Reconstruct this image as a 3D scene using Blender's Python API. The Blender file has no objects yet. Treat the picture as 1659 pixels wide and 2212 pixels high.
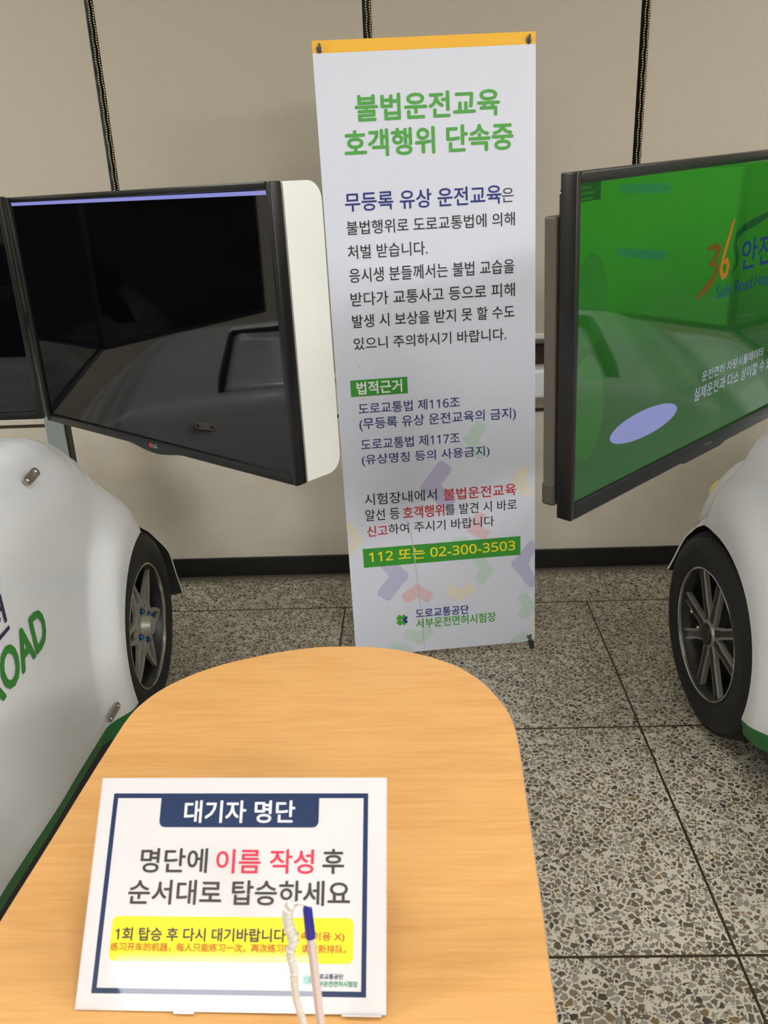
import bpy, bmesh, math, random
from mathutils import Vector, Matrix
random.seed(7)
SC = bpy.context.scene
COL = SC.collection

# ------------------------------------------------------------------ camera, world, exposure
cd = bpy.data.cameras.new('camera')
cam = bpy.data.objects.new('camera', cd)
COL.objects.link(cam)
_r = Vector((0.998958, 0.022460, -0.039726))
_u = Vector((0.028728, 0.366870, 0.929828))
_f = Vector((-0.035459, 0.930001, -0.365843))
cam.matrix_world = Matrix(((_r.x, _u.x, -_f.x, 0), (_r.y, _u.y, -_f.y, 0), (_r.z, _u.z, -_f.z, 1.5), (0, 0, 0, 1)))
cd.sensor_fit = 'HORIZONTAL'
cd.sensor_width = 36.0
cd.lens = 36.0 * 1853.0 / 1659.0
cd.clip_start = 0.02
cd.clip_end = 60
cd.dof.use_dof = True
cd.dof.focus_distance = 2.4
cd.dof.aperture_fstop = 21
SC.camera = cam

wd = bpy.data.worlds.new('world')
SC.world = wd
wd.use_nodes = True
wd.node_tree.nodes['Background'].inputs[0].default_value = (0.9, 0.95, 1.0, 1)
wd.node_tree.nodes['Background'].inputs[1].default_value = 0.12

SC.view_settings.view_transform = 'Standard'
SC.view_settings.look = 'None'
SC.view_settings.gamma = 1
SC.view_settings.use_curve_mapping = False
SC.view_settings.exposure = 0.0
LAMP_POWER = 32.0            # emission of the ceiling light diffusers
# ceiling light panels: x, y, length along x, width along y, strength factor
LIGHTS = [(-1.10, -2.17, 0.84, 0.70, 0.72), (1.55, -2.33, 0.90, 0.70, 1.45), (-2.55, 1.25, 0.90, 0.70, 0.85),
          (2.55, 1.25, 0.90, 0.70, 0.55), (0.2, 0.6, 0.90, 0.70, 0.23), (3.4, -1.0, 0.90, 0.70, 1.5)]  # the two far-side panels and the right-wall one are added fill light
CEIL = 2.75


# ------------------------------------------------------------------ materials
def lin(c):
    c = c / 255.0
    return c / 12.92 if c <= 0.04045 else ((c + 0.055) / 1.055) ** 2.4


def rgb(r, g, b):
    return (lin(r), lin(g), lin(b), 1)


def mat(name, col, rough=0.5, metal=0.0, coat=0.0, spec=0.5, emit=None, es=1.0):
    m = bpy.data.materials.new(name)
    m.use_nodes = True
    b = m.node_tree.nodes['Principled BSDF']
    b.inputs['Base Color'].default_value = col
    b.inputs['Roughness'].default_value = rough
    b.inputs['Metallic'].default_value = metal
    b.inputs['Coat Weight'].default_value = coat
    b.inputs['Coat Roughness'].default_value = 0.03
    b.inputs['Specular IOR Level'].default_value = spec
    if emit:
        b.inputs['Emission Color'].default_value = emit
        b.inputs['Emission Strength'].default_value = es
    return m


def nd(m, t, **kw):
    n = m.node_tree.nodes.new(t)
    for k, v in kw.items():
        if k in n.inputs:
            n.inputs[k].default_value = v
        else:
            setattr(n, k, v)
    return n


def ln(m, a, ao, b, bi):
    m.node_tree.links.new(a.outputs[ao], b.inputs[bi])


def mix(m, fac, a, b, blend='MIX'):
    n = m.node_tree.nodes.new('ShaderNodeMix')
    n.data_type = 'RGBA'
    n.blend_type = blend
    for sock, v in ((n.inputs[0], fac), (n.inputs[6], a), (n.inputs[7], b)):
        if isinstance(v, (int, float, tuple)):
            sock.default_value = v
        else:
            m.node_tree.links.new(v, sock)
    return n.outputs[2]


def ramp(m, src, stops, interp='LINEAR'):
    n = m.node_tree.nodes.new('ShaderNodeValToRGB')
    n.color_ramp.interpolation = interp
    els = n.color_ramp.elements
    while len(els) < len(stops):
        els.new(0.5)
    for e, (p, c) in zip(els, stops):
        e.position = p
        e.color = c if isinstance(c, tuple) else (c, c, c, 1)
    m.node_tree.links.new(src, n.inputs[0])
    return n.outputs[0]


def math_(m, op, a, b=None):
    n = m.node_tree.nodes.new('ShaderNodeMath')
    n.operation = op
    for i, v in enumerate((a, b)):
        if v is None:
            continue
        if isinstance(v, (int, float)):
            n.inputs[i].default_value = v
        else:
            m.node_tree.links.new(v, n.inputs[i])
    return n.outputs[0]


def noisy(name, col, col2, scale, rough=0.5, stretch=(1, 1, 1), lo=0.4, hi=0.65, detail=4, coat=0.0, spec=0.5, bump=0.0):
    m = mat(name, col, rough, coat=coat, spec=spec)
    b = m.node_tree.nodes['Principled BSDF']
    tc = nd(m, 'ShaderNodeTexCoord')
    mp = nd(m, 'ShaderNodeMapping')
    mp.inputs['Scale'].default_value = stretch
    ln(m, tc, 'Object', mp, 'Vector')
    no = nd(m, 'ShaderNodeTexNoise', Scale=scale, Detail=detail)
    ln(m, mp, 'Vector', no, 'Vector')
    f = ramp(m, no.outputs[0], [(lo, 0.0), (hi, 1.0)])
    m.node_tree.links.new(mix(m, f, col, col2), b.inputs['Base Color'])
    if bump:
        bp = nd(m, 'ShaderNodeBump', Strength=bump, Distance=0.002)
        ln(m, no, 0, bp, 'Height')
        ln(m, bp, 'Normal', b, 'Normal')
    return m


def terrazzo():
    m = mat('terrazzo', rgb(190, 184, 168), 0.42, spec=0.4)
    b = m.node_tree.nodes['Principled BSDF']
    tc = nd(m, 'ShaderNodeTexCoord')
    # slight warp so the chips are not regular cells
    wn = nd(m, 'ShaderNodeTexNoise', Scale=90.0, Detail=2.0)
    ln(m, tc, 'Object', wn, 'Vector')
    wsub = nd(m, 'ShaderNodeVectorMath', operation='SUBTRACT')
    ln(m, wn, 'Color', wsub, 0)
    wsub.inputs[1].default_value = (0.5, 0.5, 0.5)
    wsc = nd(m, 'ShaderNodeVectorMath', operation='SCALE')
    ln(m, wsub, 0, wsc, 0)
    wsc.inputs['Scale'].default_value = 0.006
    wadd = nd(m, 'ShaderNodeVectorMath', operation='ADD')
    ln(m, tc, 'Object', wadd, 0)
    ln(m, wsc, 0, wadd, 1)
    base = rgb(208, 201, 185)
    col = base

    def layer(col, scale, thr, keep, stops, rot):
        mp = nd(m, 'ShaderNodeMapping')
        mp.inputs['Rotation'].default_value = (0, 0, rot)
        mp.inputs['Scale'].default_value = (1.0, 1.0, 0.0)
        ln(m, wadd, 0, mp, 'Vector')
        ve = nd(m, 'ShaderNodeTexVoronoi', feature='DISTANCE_TO_EDGE', voronoi_dimensions='2D', Scale=scale)
        vc = nd(m, 'ShaderNodeTexVoronoi', feature='F1', voronoi_dimensions='2D', Scale=scale)
        ln(m, mp, 0, ve, 'Vector')
        ln(m, mp, 0, vc, 'Vector')
        sp = nd(m, 'ShaderNodeSeparateColor')
        ln(m, vc, 'Color', sp, 0)
        # per-cell edge threshold makes chips of many sizes
        t = math_(m, 'MULTIPLY_ADD', sp.outputs[1], 0.15)
        t.node.inputs[2].default_value = thr
        inside = math_(m, 'GREATER_THAN', ve.outputs['Distance'], t)
        kept = math_(m, 'LESS_THAN', sp.outputs[0], keep)
        f = math_(m, 'MULTIPLY', inside, kept)
        cc = ramp(m, sp.outputs[2], stops, 'CONSTANT')
        return mix(m, f, col, cc)

    st = [(0.0, rgb(92, 84, 70)), (0.15, rgb(120, 113, 100)), (0.4, rgb(141, 133, 118)), (0.6, rgb(106, 95, 78)),
          (0.75, rgb(152, 147, 134)), (0.88, rgb(128, 105, 74)), (0.94, rgb(70, 66, 60))]
    col = layer(col, 135.0, 0.10, 0.55, st, 0.3)
    col = layer(col, 66.0, 0.085, 0.80, st, 0.9)
    # the dark dividing strips between the slabs
    sx = nd(m, 'ShaderNodeSeparateXYZ')
    ln(m, tc, 'Object', sx, 0)

    def joint(src, off, pitch, w):
        a = math_(m, 'ADD', math_(m, 'SUBTRACT', src, off), pitch * 40 + pitch / 2)
        a = math_(m, 'MODULO', a, pitch)
        a = math_(m, 'ABSOLUTE', math_(m, 'SUBTRACT', a, pitch / 2))
        return math_(m, 'LESS_THAN', a, w)
    jx = joint(sx.outputs[0], 0.628, 0.897, 0.0032)
    jx = math_(m, 'MULTIPLY', jx, math_(m, 'LESS_THAN', sx.outputs[1], 2.851))
    jy = joint(sx.outputs[1], 2.851, 0.774, 0.0032)
    jj = math_(m, 'MAXIMUM', jx, jy)
    # worn, dirtier patches and a band that darkens towards the wall
    dn = nd(m, 'ShaderNodeTexNoise', Scale=2.3, Detail=5.0)
    ln(m, tc, 'Object', dn, 'Vector')
    df = ramp(m, dn.outputs[0], [(0.35, 0.80), (0.65, 1.0)])
    col = mix(m, 1.0, col, df, 'MULTIPLY')
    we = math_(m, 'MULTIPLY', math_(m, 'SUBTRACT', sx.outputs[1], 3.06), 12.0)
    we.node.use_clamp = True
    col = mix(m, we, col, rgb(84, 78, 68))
    col = mix(m, jj, col, rgb(52, 42, 26))
    m.node_tree.links.new(col, b.inputs['Base Color'])
    return m


def wood():
    m = mat('beech_laminate', rgb(238, 180, 106), 0.38, spec=0.45)
    b = m.node_tree.nodes['Principled BSDF']
    tc = nd(m, 'ShaderNodeTexCoord')
    mp = nd(m, 'ShaderNodeMapping')
    mp.inputs['Scale'].default_value = (1.0, 9.0, 1.0)
    mp.inputs['Rotation'].default_value = (0, 0, 0.05)
    ln(m, tc, 'Object', mp, 'Vector')
    n1 = nd(m, 'ShaderNodeTexNoise', Scale=2.6, Detail=6.0, Roughness=0.6)
    ln(m, mp, 0, n1, 'Vector')
    mp2 = nd(m, 'ShaderNodeMapping')
    mp2.inputs['Scale'].default_value = (6.0, 160.0, 1.0)
    ln(m, tc, 'Object', mp2, 'Vector')
    n2 = nd(m, 'ShaderNodeTexNoise', Scale=1.6, Detail=3.0)
    ln(m, mp2, 0, n2, 'Vector')
    c = ramp(m, n1.outputs[0], [(0.3, rgb(203, 149, 88)), (0.5, rgb(211, 161, 99)), (0.58, rgb(205, 152, 90)), (0.75, rgb(213, 165, 104))])
    f2 = ramp(m, n2.outputs[0], [(0.35, 0.93), (0.6, 1.0)])
    c = mix(m, 1.0, c, f2, 'MULTIPLY')
    m.node_tree.links.new(c, b.inputs['Base Color'])
    return m


M = dict(
    terrazzo=terrazzo(), wood=wood(),
    wall=noisy('painted_wall', rgb(218, 211, 196), rgb(198, 188, 168), 3.0, 0.6, lo=0.45, hi=0.8, detail=8),
    plain=mat('plain_wall', rgb(200, 195, 182), 0.7), ceil=mat('ceiling_paint', rgb(225, 222, 214), 0.8),
    blind=noisy('blind_fabric', rgb(183, 175, 160), rgb(177, 169, 154), 400.0, 0.8, bump=0.1, spec=0.2),
    rail=mat('blind_rail', rgb(215, 213, 202), 0.4), bead=mat('bead_chain', rgb(205, 190, 140), 0.35),
    frame=mat('bronze_frame', rgb(62, 50, 32), 0.45), glass=noisy('window_glass', rgb(140, 150, 166), rgb(196, 203, 220), 2.2, 0.08, stretch=(0.3, 1, 8), detail=1),
    groove=mat('groove_strip', rgb(74, 63, 45), 0.5), base=noisy('black_baseboard', rgb(17, 16, 15), rgb(26, 24, 22), 20, 0.5),
    white_unit=mat('white_unit', rgb(228, 230, 236), 0.35), grille=mat('grille_dark', rgb(96, 98, 92), 0.5),
    body=noisy('white_bodywork', rgb(230, 232, 235), rgb(216, 217, 218), 1.6, 0.34, lo=0.45, hi=0.8, detail=5, coat=0.6),
    well=mat('well_and_sill_shade_black', rgb(36, 36, 35), 0.75), trimgreen=mat('green_sill_tape', rgb(30, 110, 50), 0.5),
    black=mat('black_plastic', rgb(24, 25, 26), 0.35), cockpit=mat('cockpit_dark', rgb(22, 22, 27), 0.7), seat=mat('seat_fabric', rgb(28, 28, 34), 0.9),
    tyre=noisy('tyre_rubber', rgb(23, 23, 24), rgb(18, 18, 19), 60, 0.62), barrel=mat('wheel_barrel', rgb(36, 37, 37), 0.4, metal=0.3),
    alloy=mat('alloy_silver', rgb(150, 147, 138), 0.36, metal=0.35), lip=mat('polished_rim', rgb(190, 190, 186), 0.2, metal=1.0),
    dspoke=mat('dark_spoke', rgb(44, 45, 43), 0.4, metal=0.3), pocket=mat('spoke_hole_shade', rgb(22, 22, 22), 0.6),
    lug=mat('blue_lug_nut', rgb(50, 95, 145), 0.2, metal=0.7), chrome=mat('chrome_nut', rgb(190, 188, 180), 0.2, metal=1.0),
    plate=mat('nickel_plate', rgb(150, 141, 130), 0.35, metal=0.6), rivet=mat('rivet_head', rgb(185, 178, 165), 0.22, metal=0.9),
    bezel=noisy('monitor_bezel', rgb(17, 18, 19), rgb(13, 14, 15), 300, 0.33, spec=0.35), gloss=mat('gloss_black', rgb(14, 14, 15), 0.12),
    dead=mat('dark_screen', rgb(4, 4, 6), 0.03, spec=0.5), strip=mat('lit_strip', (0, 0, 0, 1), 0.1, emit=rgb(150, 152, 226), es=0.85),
    housing=mat('white_housing', rgb(219, 222, 219), 0.3, coat=0.2), greyh=mat('grey_metal_housing', rgb(84, 80, 73), 0.5, metal=0.2),
    post=mat('blue_grey_post', rgb(160, 170, 172), 0.4), tape=mat('grey_tape', rgb(66, 63, 55), 0.6),
    red=mat('red_mark', rgb(176, 40, 52), 0.4), silver=mat('silver_lettering', rgb(170, 172, 172), 0.35), dim=mat('dim_lettering', rgb(105, 108, 108), 0.4),
    edge=mat('table_edge_band', rgb(176, 146, 126), 0.45), steel=mat('grey_steel_leg', rgb(150, 150, 148), 0.35, metal=0.6),
    vinyl=mat('banner_vinyl', rgb(217, 221, 236), 0.5), gauze=mat('banner_pole', rgb(70, 72, 74), 0.4), hook=mat('plastic_hook', rgb(84, 86, 88), 0.4),
    eyelet=mat('metal_eyelet', rgb(150, 148, 140), 0.3, metal=0.9), footblk=mat('rubber_foot', rgb(52, 53, 56), 0.6),
    t_g=mat('print_green', rgb(72, 160, 58), 0.5), t_b=mat('print_blue', rgb(24, 34, 122), 0.5), t_k=mat('print_black', rgb(36, 34, 36), 0.5),
    t_w=mat('print_white', rgb(236, 240, 240), 0.5), t_n=mat('print_navy', rgb(28, 42, 118), 0.5), t_r=mat('print_red', rgb(196, 34, 42), 0.5),
    t_y=mat('print_yellow', rgb(242, 226, 40), 0.5), t_box=mat('print_green_box', rgb(52, 148, 46), 0.5), t_head=mat('print_amber', rgb(244, 184, 34), 0.5),
    p_g=mat('pastel_green', rgb(196, 217, 210), 0.5), p_p=mat('pastel_violet', rgb(190, 187, 220), 0.5), p_y=mat('pastel_yellow', rgb(226, 222, 206), 0.5),
    p_r=mat('pastel_red', rgb(222, 194, 200), 0.5), stain=mat('brown_streak', rgb(188, 184, 184), 0.6), speck=mat('dirt_speck', rgb(84, 82, 84), 0.6),
    paper=mat('laminated_card', rgb(207, 205, 208), 0.35, coat=0.5, spec=0.25), s_navy=mat('card_navy', rgb(20, 42, 82), 0.4, coat=0.5, spec=0.25), s_k=mat('card_charcoal', rgb(58, 54, 54), 0.4, coat=0.5, spec=0.25),
    s_r=mat('card_red', rgb(206, 50, 76), 0.4, coat=0.5, spec=0.25), s_y=mat('card_yellow', rgb(224, 215, 34), 0.4, coat=0.5, spec=0.25), s_o=mat('card_orange_red', rgb(188, 66, 26), 0.4, coat=0.5, spec=0.25),
    s_t=mat('card_teal', rgb(40, 140, 110), 0.4, coat=0.5, spec=0.25), s_w=mat('card_white', rgb(215, 217, 222), 0.4, coat=0.5, spec=0.25),
    penblue=mat('pen_blue_plug', rgb(28, 38, 140), 0.25), pencase=mat('pen_frosted_barrel', rgb(206, 194, 194), 0.25),
    cord=mat('white_cord', rgb(214, 211, 206), 0.45), ltr_g=mat('door_letter_green', rgb(44, 128, 40), 0.45), ltr_n=mat('door_letter_navy', rgb(42, 34, 74), 0.45),
    yel=mat('yellow_lens', rgb(240, 226, 80), 0.3), lens=mat('headlight_lens', rgb(196, 197, 200), 0.12, coat=0.5), lampcase=mat('lamp_case', rgb(230, 230, 228), 0.5),
)
M['acrylic'] = mat('clear_acrylic', rgb(205, 200, 202), 0.15)
for i, (x, y, lx, ly, k) in enumerate(LIGHTS):
    M['lamp%d' % i] = mat('lamp_diffuser', (0.9, 0.9, 0.9, 1), 0.5, emit=(1.0, 0.995, 0.975, 1), es=LAMP_POWER * k)


# green screen: light that the display itself gives off, a plain picture of soft hills
def screen_mat():
    m = mat('green_display', (0.002, 0.004, 0.002, 1), 0.04, spec=0.5)
    b = m.node_tree.nodes['Principled BSDF']
    tc = nd(m, 'ShaderNodeTexCoord')
    no = nd(m, 'ShaderNodeTexNoise', Scale=5.0, Detail=0.5)
    ln(m, tc, 'Object', no, 'Vector')
    sx = nd(m, 'ShaderNodeSeparateXYZ')
    ln(m, tc, 'Object', sx, 0)
    h = math_(m, 'ADD', math_(m, 'MULTIPLY', sx.outputs[2], 1.4), math_(m, 'MULTIPLY', no.outputs[0], 0.25))
    c = ramp(m, h, [(0.15, rgb(38, 92, 40)), (0.45, rgb(30, 82, 26)), (0.8, rgb(40, 122, 26)), (1.0, rgb(44, 128, 30))])
    m.node_tree.links.new(c, b.inputs['Emission Color'])
    b.inputs['Emission Strength'].default_value = 0.74
    return m


M['display'] = screen_mat()


def glow(name, c, es=0.8):
    return mat(name, (0.002, 0.002, 0.002, 1), 0.04, emit=c, es=es)


M['g_red'] = glow('display_red', rgb(108, 32, 14))
M['g_org'] = glow('display_orange', rgb(178, 92, 26))
M['g_grn'] = glow('display_dark_green', rgb(18, 68, 34))
M['g_nav'] = glow('display_navy', rgb(22, 38, 104))
M['g_wht'] = glow('display_pale', rgb(158, 160, 178))
M['g_lav'] = glow('display_lavender', rgb(140, 144, 200))
M['g_ui'] = glow('display_dark_box', rgb(22, 56, 26))
M['g_hill'] = glow('display_hill', rgb(38, 98, 32))
M['page'] = glow('display_page_green', rgb(98, 205, 82), 0.9)
M['pill'] = glow('display_blue_button', rgb(50, 110, 190), 0.9)


# ------------------------------------------------------------------ mesh helpers
def setp(o, label=None, cat=None, group=None, kind=None):
    for k, v in (('label', label), ('category', cat), ('group', group), ('kind', kind)):
        if v:
            o[k] = v
    return o


def link(name, bm, mats, parent=None, smooth=False, loc=None):
    me = bpy.data.meshes.new(name)
    bm.to_mesh(me)
    bm.free()
    for m in (mats if isinstance(mats, (list, tuple)) else [mats]):
        me.materials.append(m)
    if smooth:
        for p in me.polygons:
            p.use_smooth = True
        try:
            me.set_sharp_from_angle(angle=math.radians(38))
        except Exception:
            pass
    o = bpy.data.objects.new(name, me)
    COL.objects.link(o)
    if parent:
        o.parent = parent
    if loc:
        o.location = loc
    return o


def empty(name, loc=(0, 0, 0), mw=None):
    o = bpy.data.objects.new(name, None)
    o.empty_display_size = 0.1
    COL.objects.link(o)
    if mw:
        o.matrix_world = mw
    else:
        o.location = loc
    return o


def box(bm, lo, hi, bev=0.0, seg=2, mi=0):
    r = bmesh.ops.create_cube(bm, size=1.0)
    vs = r['verts']
    for v in vs:
        v.co = Vector([(lo[i] + hi[i]) / 2 + v.co[i] * (hi[i] - lo[i]) for i in range(3)])
    fs = list({f for v in vs for f in v.link_faces})
    for f in fs:
        f.material_index = mi
    if bev:
        es = list({e for v in vs for e in v.link_edges})
        bmesh.ops.bevel(bm, geom=es, offset=bev, segments=seg, affect='EDGES', profile=0.5)
    return bm


def B(lo, hi, bev=0.0, seg=2):
    return box(bmesh.new(), lo, hi, bev, seg)


def tube(bm, pts, rad, n=12, cap=True, mi=0):
    pts = [Vector(p) for p in pts]
    rads = rad if isinstance(rad, (list, tuple)) else [rad] * len(pts)
    rings = []
    ref = None
    for i, p in enumerate(pts):
        t = (pts[min(i + 1, len(pts) - 1)] - pts[max(i - 1, 0)]).normalized()
        if ref is None:
            ref = Vector((0, 0, 1)) if abs(t.z) < 0.9 else Vector((1, 0, 0))
        a = t.cross(ref).normalized()
        b = a.cross(t).normalized()
        ref = b
        rings.append([bm.verts.new(p + (a * math.cos(k * 2 * math.pi / n) + b * math.sin(k * 2 * math.pi / n)) * rads[i]) for k in range(n)])
    for r0, r1 in zip(rings, rings[1:]):
        for k in range(n):
            bm.faces.new((r0[k], r0[(k + 1) % n], r1[(k + 1) % n], r1[k])).material_index = mi
    if cap:
        bm.faces.new(rings[0][::-1]).material_index = mi
        bm.faces.new(rings[-1]).material_index = mi
    return bm


def lathe(bm, prof, n=48, axis='X', mi=0, close=False):
    """prof = [(radius, along)]; axis X: along = x"""
    rings = []
    for r, a in prof:
        ring = []
        for k in range(n):
            t = 2 * math.pi * k / n
            c, s = math.cos(t) * r, math.sin(t) * r
            co = (a, c, s) if axis == 'X' else ((c, s, a) if axis == 'Z' else (c, a, s))
            ring.append(bm.verts.new(co))
        rings.append(ring)
    pairs = list(zip(rings, rings[1:]))
    if close:
        pairs.append((rings[-1], rings[0]))
    for r0, r1 in pairs:
        for k in range(n):
            bm.faces.new((r0[k], r0[(k + 1) % n], r1[(k + 1) % n], r1[k])).material_index = mi
    return bm


def ball(bm, c, r, sub=2, sc=(1, 1, 1), mi=0):
    res = bmesh.ops.create_icosphere(bm, subdivisions=sub, radius=r)
    for v in res['verts']:
        v.co = Vector((v.co.x * sc[0], v.co.y * sc[1], v.co.z * sc[2])) + Vector(c)
    for f in {f for v in res['verts'] for f in v.link_faces}:
        f.material_index = mi
    return bm


def flat(splines, extrude=0.0, bevel=0.0, res=1):
    """filled outline (with holes) in the XY plane, extruded along +-Z; returns vertex and face lists"""
    c = bpy.data.curves.new('outline', 'CURVE')
    c.dimensions = '2D'
    c.fill_mode = 'BOTH'
    c.extrude = extrude
    c.bevel_depth = bevel
    c.bevel_resolution = res
    for pts in splines:
        s = c.splines.new('POLY')
        s.points.add(len(pts) - 1)
        for p, q in zip(s.points, pts):
            p.co = (q[0], q[1], 0, 1)
        s.use_cyclic_u = True
    return _curve_mesh(c)


def _curve_mesh(c):
    o = bpy.data.objects.new('outline', c)
    COL.objects.link(o)
    bpy.context.view_layer.update()
    me = bpy.data.meshes.new_from_object(o.evaluated_get(bpy.context.evaluated_depsgraph_get()))
    vs = [v.co.copy() for v in me.vertices]
    fs = [tuple(p.vertices) for p in me.polygons]
    bpy.data.objects.remove(o)
    bpy.data.curves.remove(c)
    bpy.data.meshes.remove(me)
    return vs, fs


_tc = {}


def glyphs(body):
    if body not in _tc:
        c = bpy.data.curves.new('lettering', 'FONT')
        c.body = ''.join(chr(0x1D7E2 + int(ch)) if ch in '0123456789' else ch for ch in body)   # sans digits with a flagged one
        c.resolution_u = 3
        vs, fs = _curve_mesh(c)
        x0 = min(v.x for v in vs)
        x1 = max(v.x for v in vs)
        y0 = min(v.y for v in vs)
        y1 = max(v.y for v in vs)
        _tc[body] = ([((v.x - x0) / (x1 - x0), (v.y - y0) / (y1 - y0)) for v in vs], fs)
    return _tc[body]


def put(bm, data, fn, mi):
    vs = [bm.verts.new(fn(*v)) for v in data[0]]
    for f in data[1]:
        try:
            bm.faces.new([vs[i] for i in f]).material_index = mi
        except ValueError:
            pass


def text(bm, body, bold, u0, v0, u1, v1, fn, mi, nrm=(0, -1, 0)):
    """ink box u0..u1 x v0..v1; fn(u, v) gives the point on the surface; bold thickens every stroke"""
    d = bold * 0.02 * (v1 - v0)
    u0, u1, v0, v1 = u0 + d, u1 - d, v0 + d, v1 - d
    nv = Vector(nrm) * 2.5e-5
    for k, (du, dv) in enumerate([(0, 0)] if bold == 0 else [(d, d * .3), (-d, d * .3), (0, d), (0, -d), (d * .7, -d * .7), (-d * .7, -d * .7)]):
        put(bm, glyphs(body), lambda a, b: Vector(fn(u0 + a * (u1 - u0) + du, v0 + b * (v1 - v0) + dv)) + nv * k, mi)


def poly(bm, pts, fn, mi):
    bm.faces.new([bm.verts.new(fn(*p)) for p in pts]).material_index = mi


def rrect(x0, y0, x1, y1, r, n=6, corners=(1, 1, 1, 1)):
    out = []
    for (cx, cy, a0), on in zip(((x1 - r, y0 + r, -90), (x1 - r, y1 - r, 0), (x0 + r, y1 - r, 90), (x0 + r, y0 + r, 180)), corners):
        if on:
            for k in range(n + 1):
                a = math.radians(a0 + 90 * k / n)
                out.append((cx + r * math.cos(a), cy + r * math.sin(a)))
        else:
            a = math.radians(a0 + 45)
            out.append((cx + math.copysign(r, math.cos(a)), cy + math.copysign(r, math.sin(a))))
    return out


def stroke(pts, w):
    """thick polyline outline as a list of quads plus round joints"""
    ws = w if isinstance(w, (list, tuple)) else [w] * len(pts)
    out = []
    for (a, b, wa, wb) in zip(pts, pts[1:], ws, ws[1:]):
        dx, dy = b[0] - a[0], b[1] - a[1]
        l = math.hypot(dx, dy) or 1
        nx, ny = -dy / l, dx / l
        out.append([(a[0] + nx * wa, a[1] + ny * wa), (a[0] - nx * wa, a[1] - ny * wa), (b[0] - nx * wb, b[1] - ny * wb), (b[0] + nx * wb, b[1] + ny * wb)])
    for p, r in zip(pts, ws):
        out.append([(p[0] + r * math.cos(k * math.pi / 6), p[1] + r * math.sin(k * math.pi / 6)) for k in range(12)])
    return out


# ------------------------------------------------------------------ the room
WY = 3.16          # wall with the blinds
SILL = 0.80
XL, XR, YF = -4.2, 4.2, -5.6
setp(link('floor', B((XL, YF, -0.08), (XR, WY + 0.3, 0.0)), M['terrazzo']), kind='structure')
setp(link('ceiling', B((XL, YF, CEIL), (XR, WY + 0.3, CEIL + 0.08)), M['ceil']), kind='structure')
setp(link('wall_left', B((XL - 0.1, YF, 0), (XL, WY + 0.3, CEIL)), M['plain']), kind='structure')
setp(link('wall_right', B((XR, YF, 0), (XR + 0.1, WY + 0.3, CEIL)), M['plain']), kind='structure')
setp(link('wall_front', B((XL, YF - 0.1, 0), (XR, YF, CEIL)), M['plain']), kind='structure')
bm = B((XL, WY, 0), (XR, WY + 0.3, 0.644))
box(bm, (XL, WY, 0.660), (XR, WY + 0.3, SILL))
box(bm, (XL, WY, 2.45), (XR, WY + 0.3, CEIL))
box(bm, (XL, WY, SILL), (-1.94, WY + 0.3, 2.45))
box(bm, (1.69, WY, SILL), (XR, WY + 0.3, 2.45))
setp(link('wall_back', bm, M['wall']), kind='structure')
setp(link('trim_1', B((XL, WY + 0.012, 0.644), (XR, WY + 0.3, 0.660)), M['groove']), kind='structure')
bm = B((XL, WY - 0.012, 0.0), (XR, WY, 0.079), 0.003)
setp(link('baseboard_back', bm, M['base']), kind='structure')

win = setp(empty('window_1', (0, WY + 0.10, SILL)), kind='structure')
bm = bmesh.new()
for x in (-1.905, -1.001, -0.107, 0.783, 1.655):
    box(bm, (x - 0.035, 0, 0), (x + 0.035, 0.06, 1.65), 0.004)
box(bm, (-1.94, 0, 0), (1.69, 0.06, 0.075), 0.004)
box(bm, (-1.94, 0, 1.58), (1.69, 0.06, 1.65), 0.004)
link('window_frame', bm, M['frame'], win)
link('window_pane', B((-1.94, 0.025, 0.05), (1.69, 0.031, 1.6)), M['glass'], win)
link('window_sill', B((-1.94, -0.1, -0.002), (1.69, 0.06, 0.004)), M['rail'], win)

# four roller blinds; the dark frame shows in the gaps between them
GAPW = 0.0145
BL = [(-1.93, -1.001, 0.80, 'roller blind at the left edge of the picture, behind the black monitors'),
      (-1.001, -0.107, 0.800, 'roller blind between the left dark gap and the white banner'),
      (-0.107, 0.783, 0.920, 'shorter roller blind hanging behind the white banner'),
      (0.783, 1.68, 0.86, 'roller blind behind and above the green screen at the right')]
for x0, x1, zb, lab in BL:
    t = setp(empty('roller_blind', ((x0 + x1) / 2, WY - 0.012, zb)), 'beige fabric ' + lab, 'blind', 'roller blinds on the back wall')
    h = (x1 - x0) / 2 - GAPW
    top = 2.52 - zb
    bm = bmesh.new()
    box(bm, (-h, -0.0015, 0.016), (h, 0.0015, top))
    link('fabric', bm, M['blind'], t)
    link('bottom_rail', B((-h, -0.009, 0.0), (h, 0.009, 0.022), 0.006, 3), M['rail'], t)
    bm = bmesh.new()
    tube(bm, [(-h, 0.0, top), (h, 0.0, top)], 0.022, 16)
    link('roller', bm, M['rail'], t)
    bm = bmesh.new()
    for cx, ph in ((-h - 0.004, 0), (-h - 0.016, 0.003)):
        z = 1.25 - zb + 0.0
        k = 0
        while z < top:
            ball(bm, (cx + 0.0012 * math.sin(k * 0.8), -0.004, z + ph), 0.0027, 1)
            z += 0.0075
            k += 1
    link('bead_chain', bm, M['bead'], t, True)

# small white ventilation unit on the wall behind the banner
t = setp(empty('ventilation_unit', (0.56, WY, 0.70)), 'small white wall unit with a dark grille beside the right edge of the banner', 'vent unit')
link('casing', B((-0.28, -0.07, 0.012), (0.34, 0, 0.118), 0.012, 3), M['white_unit'], t)
bm = bmesh.new()
for k in range(8):
    box(bm, (-0.055 + 0.0, -0.0735, 0.05 + k * 0.005), (0.30, -0.0695, 0.0525 + k * 0.005))
link('grille', bm, M['grille'], t)

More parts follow.
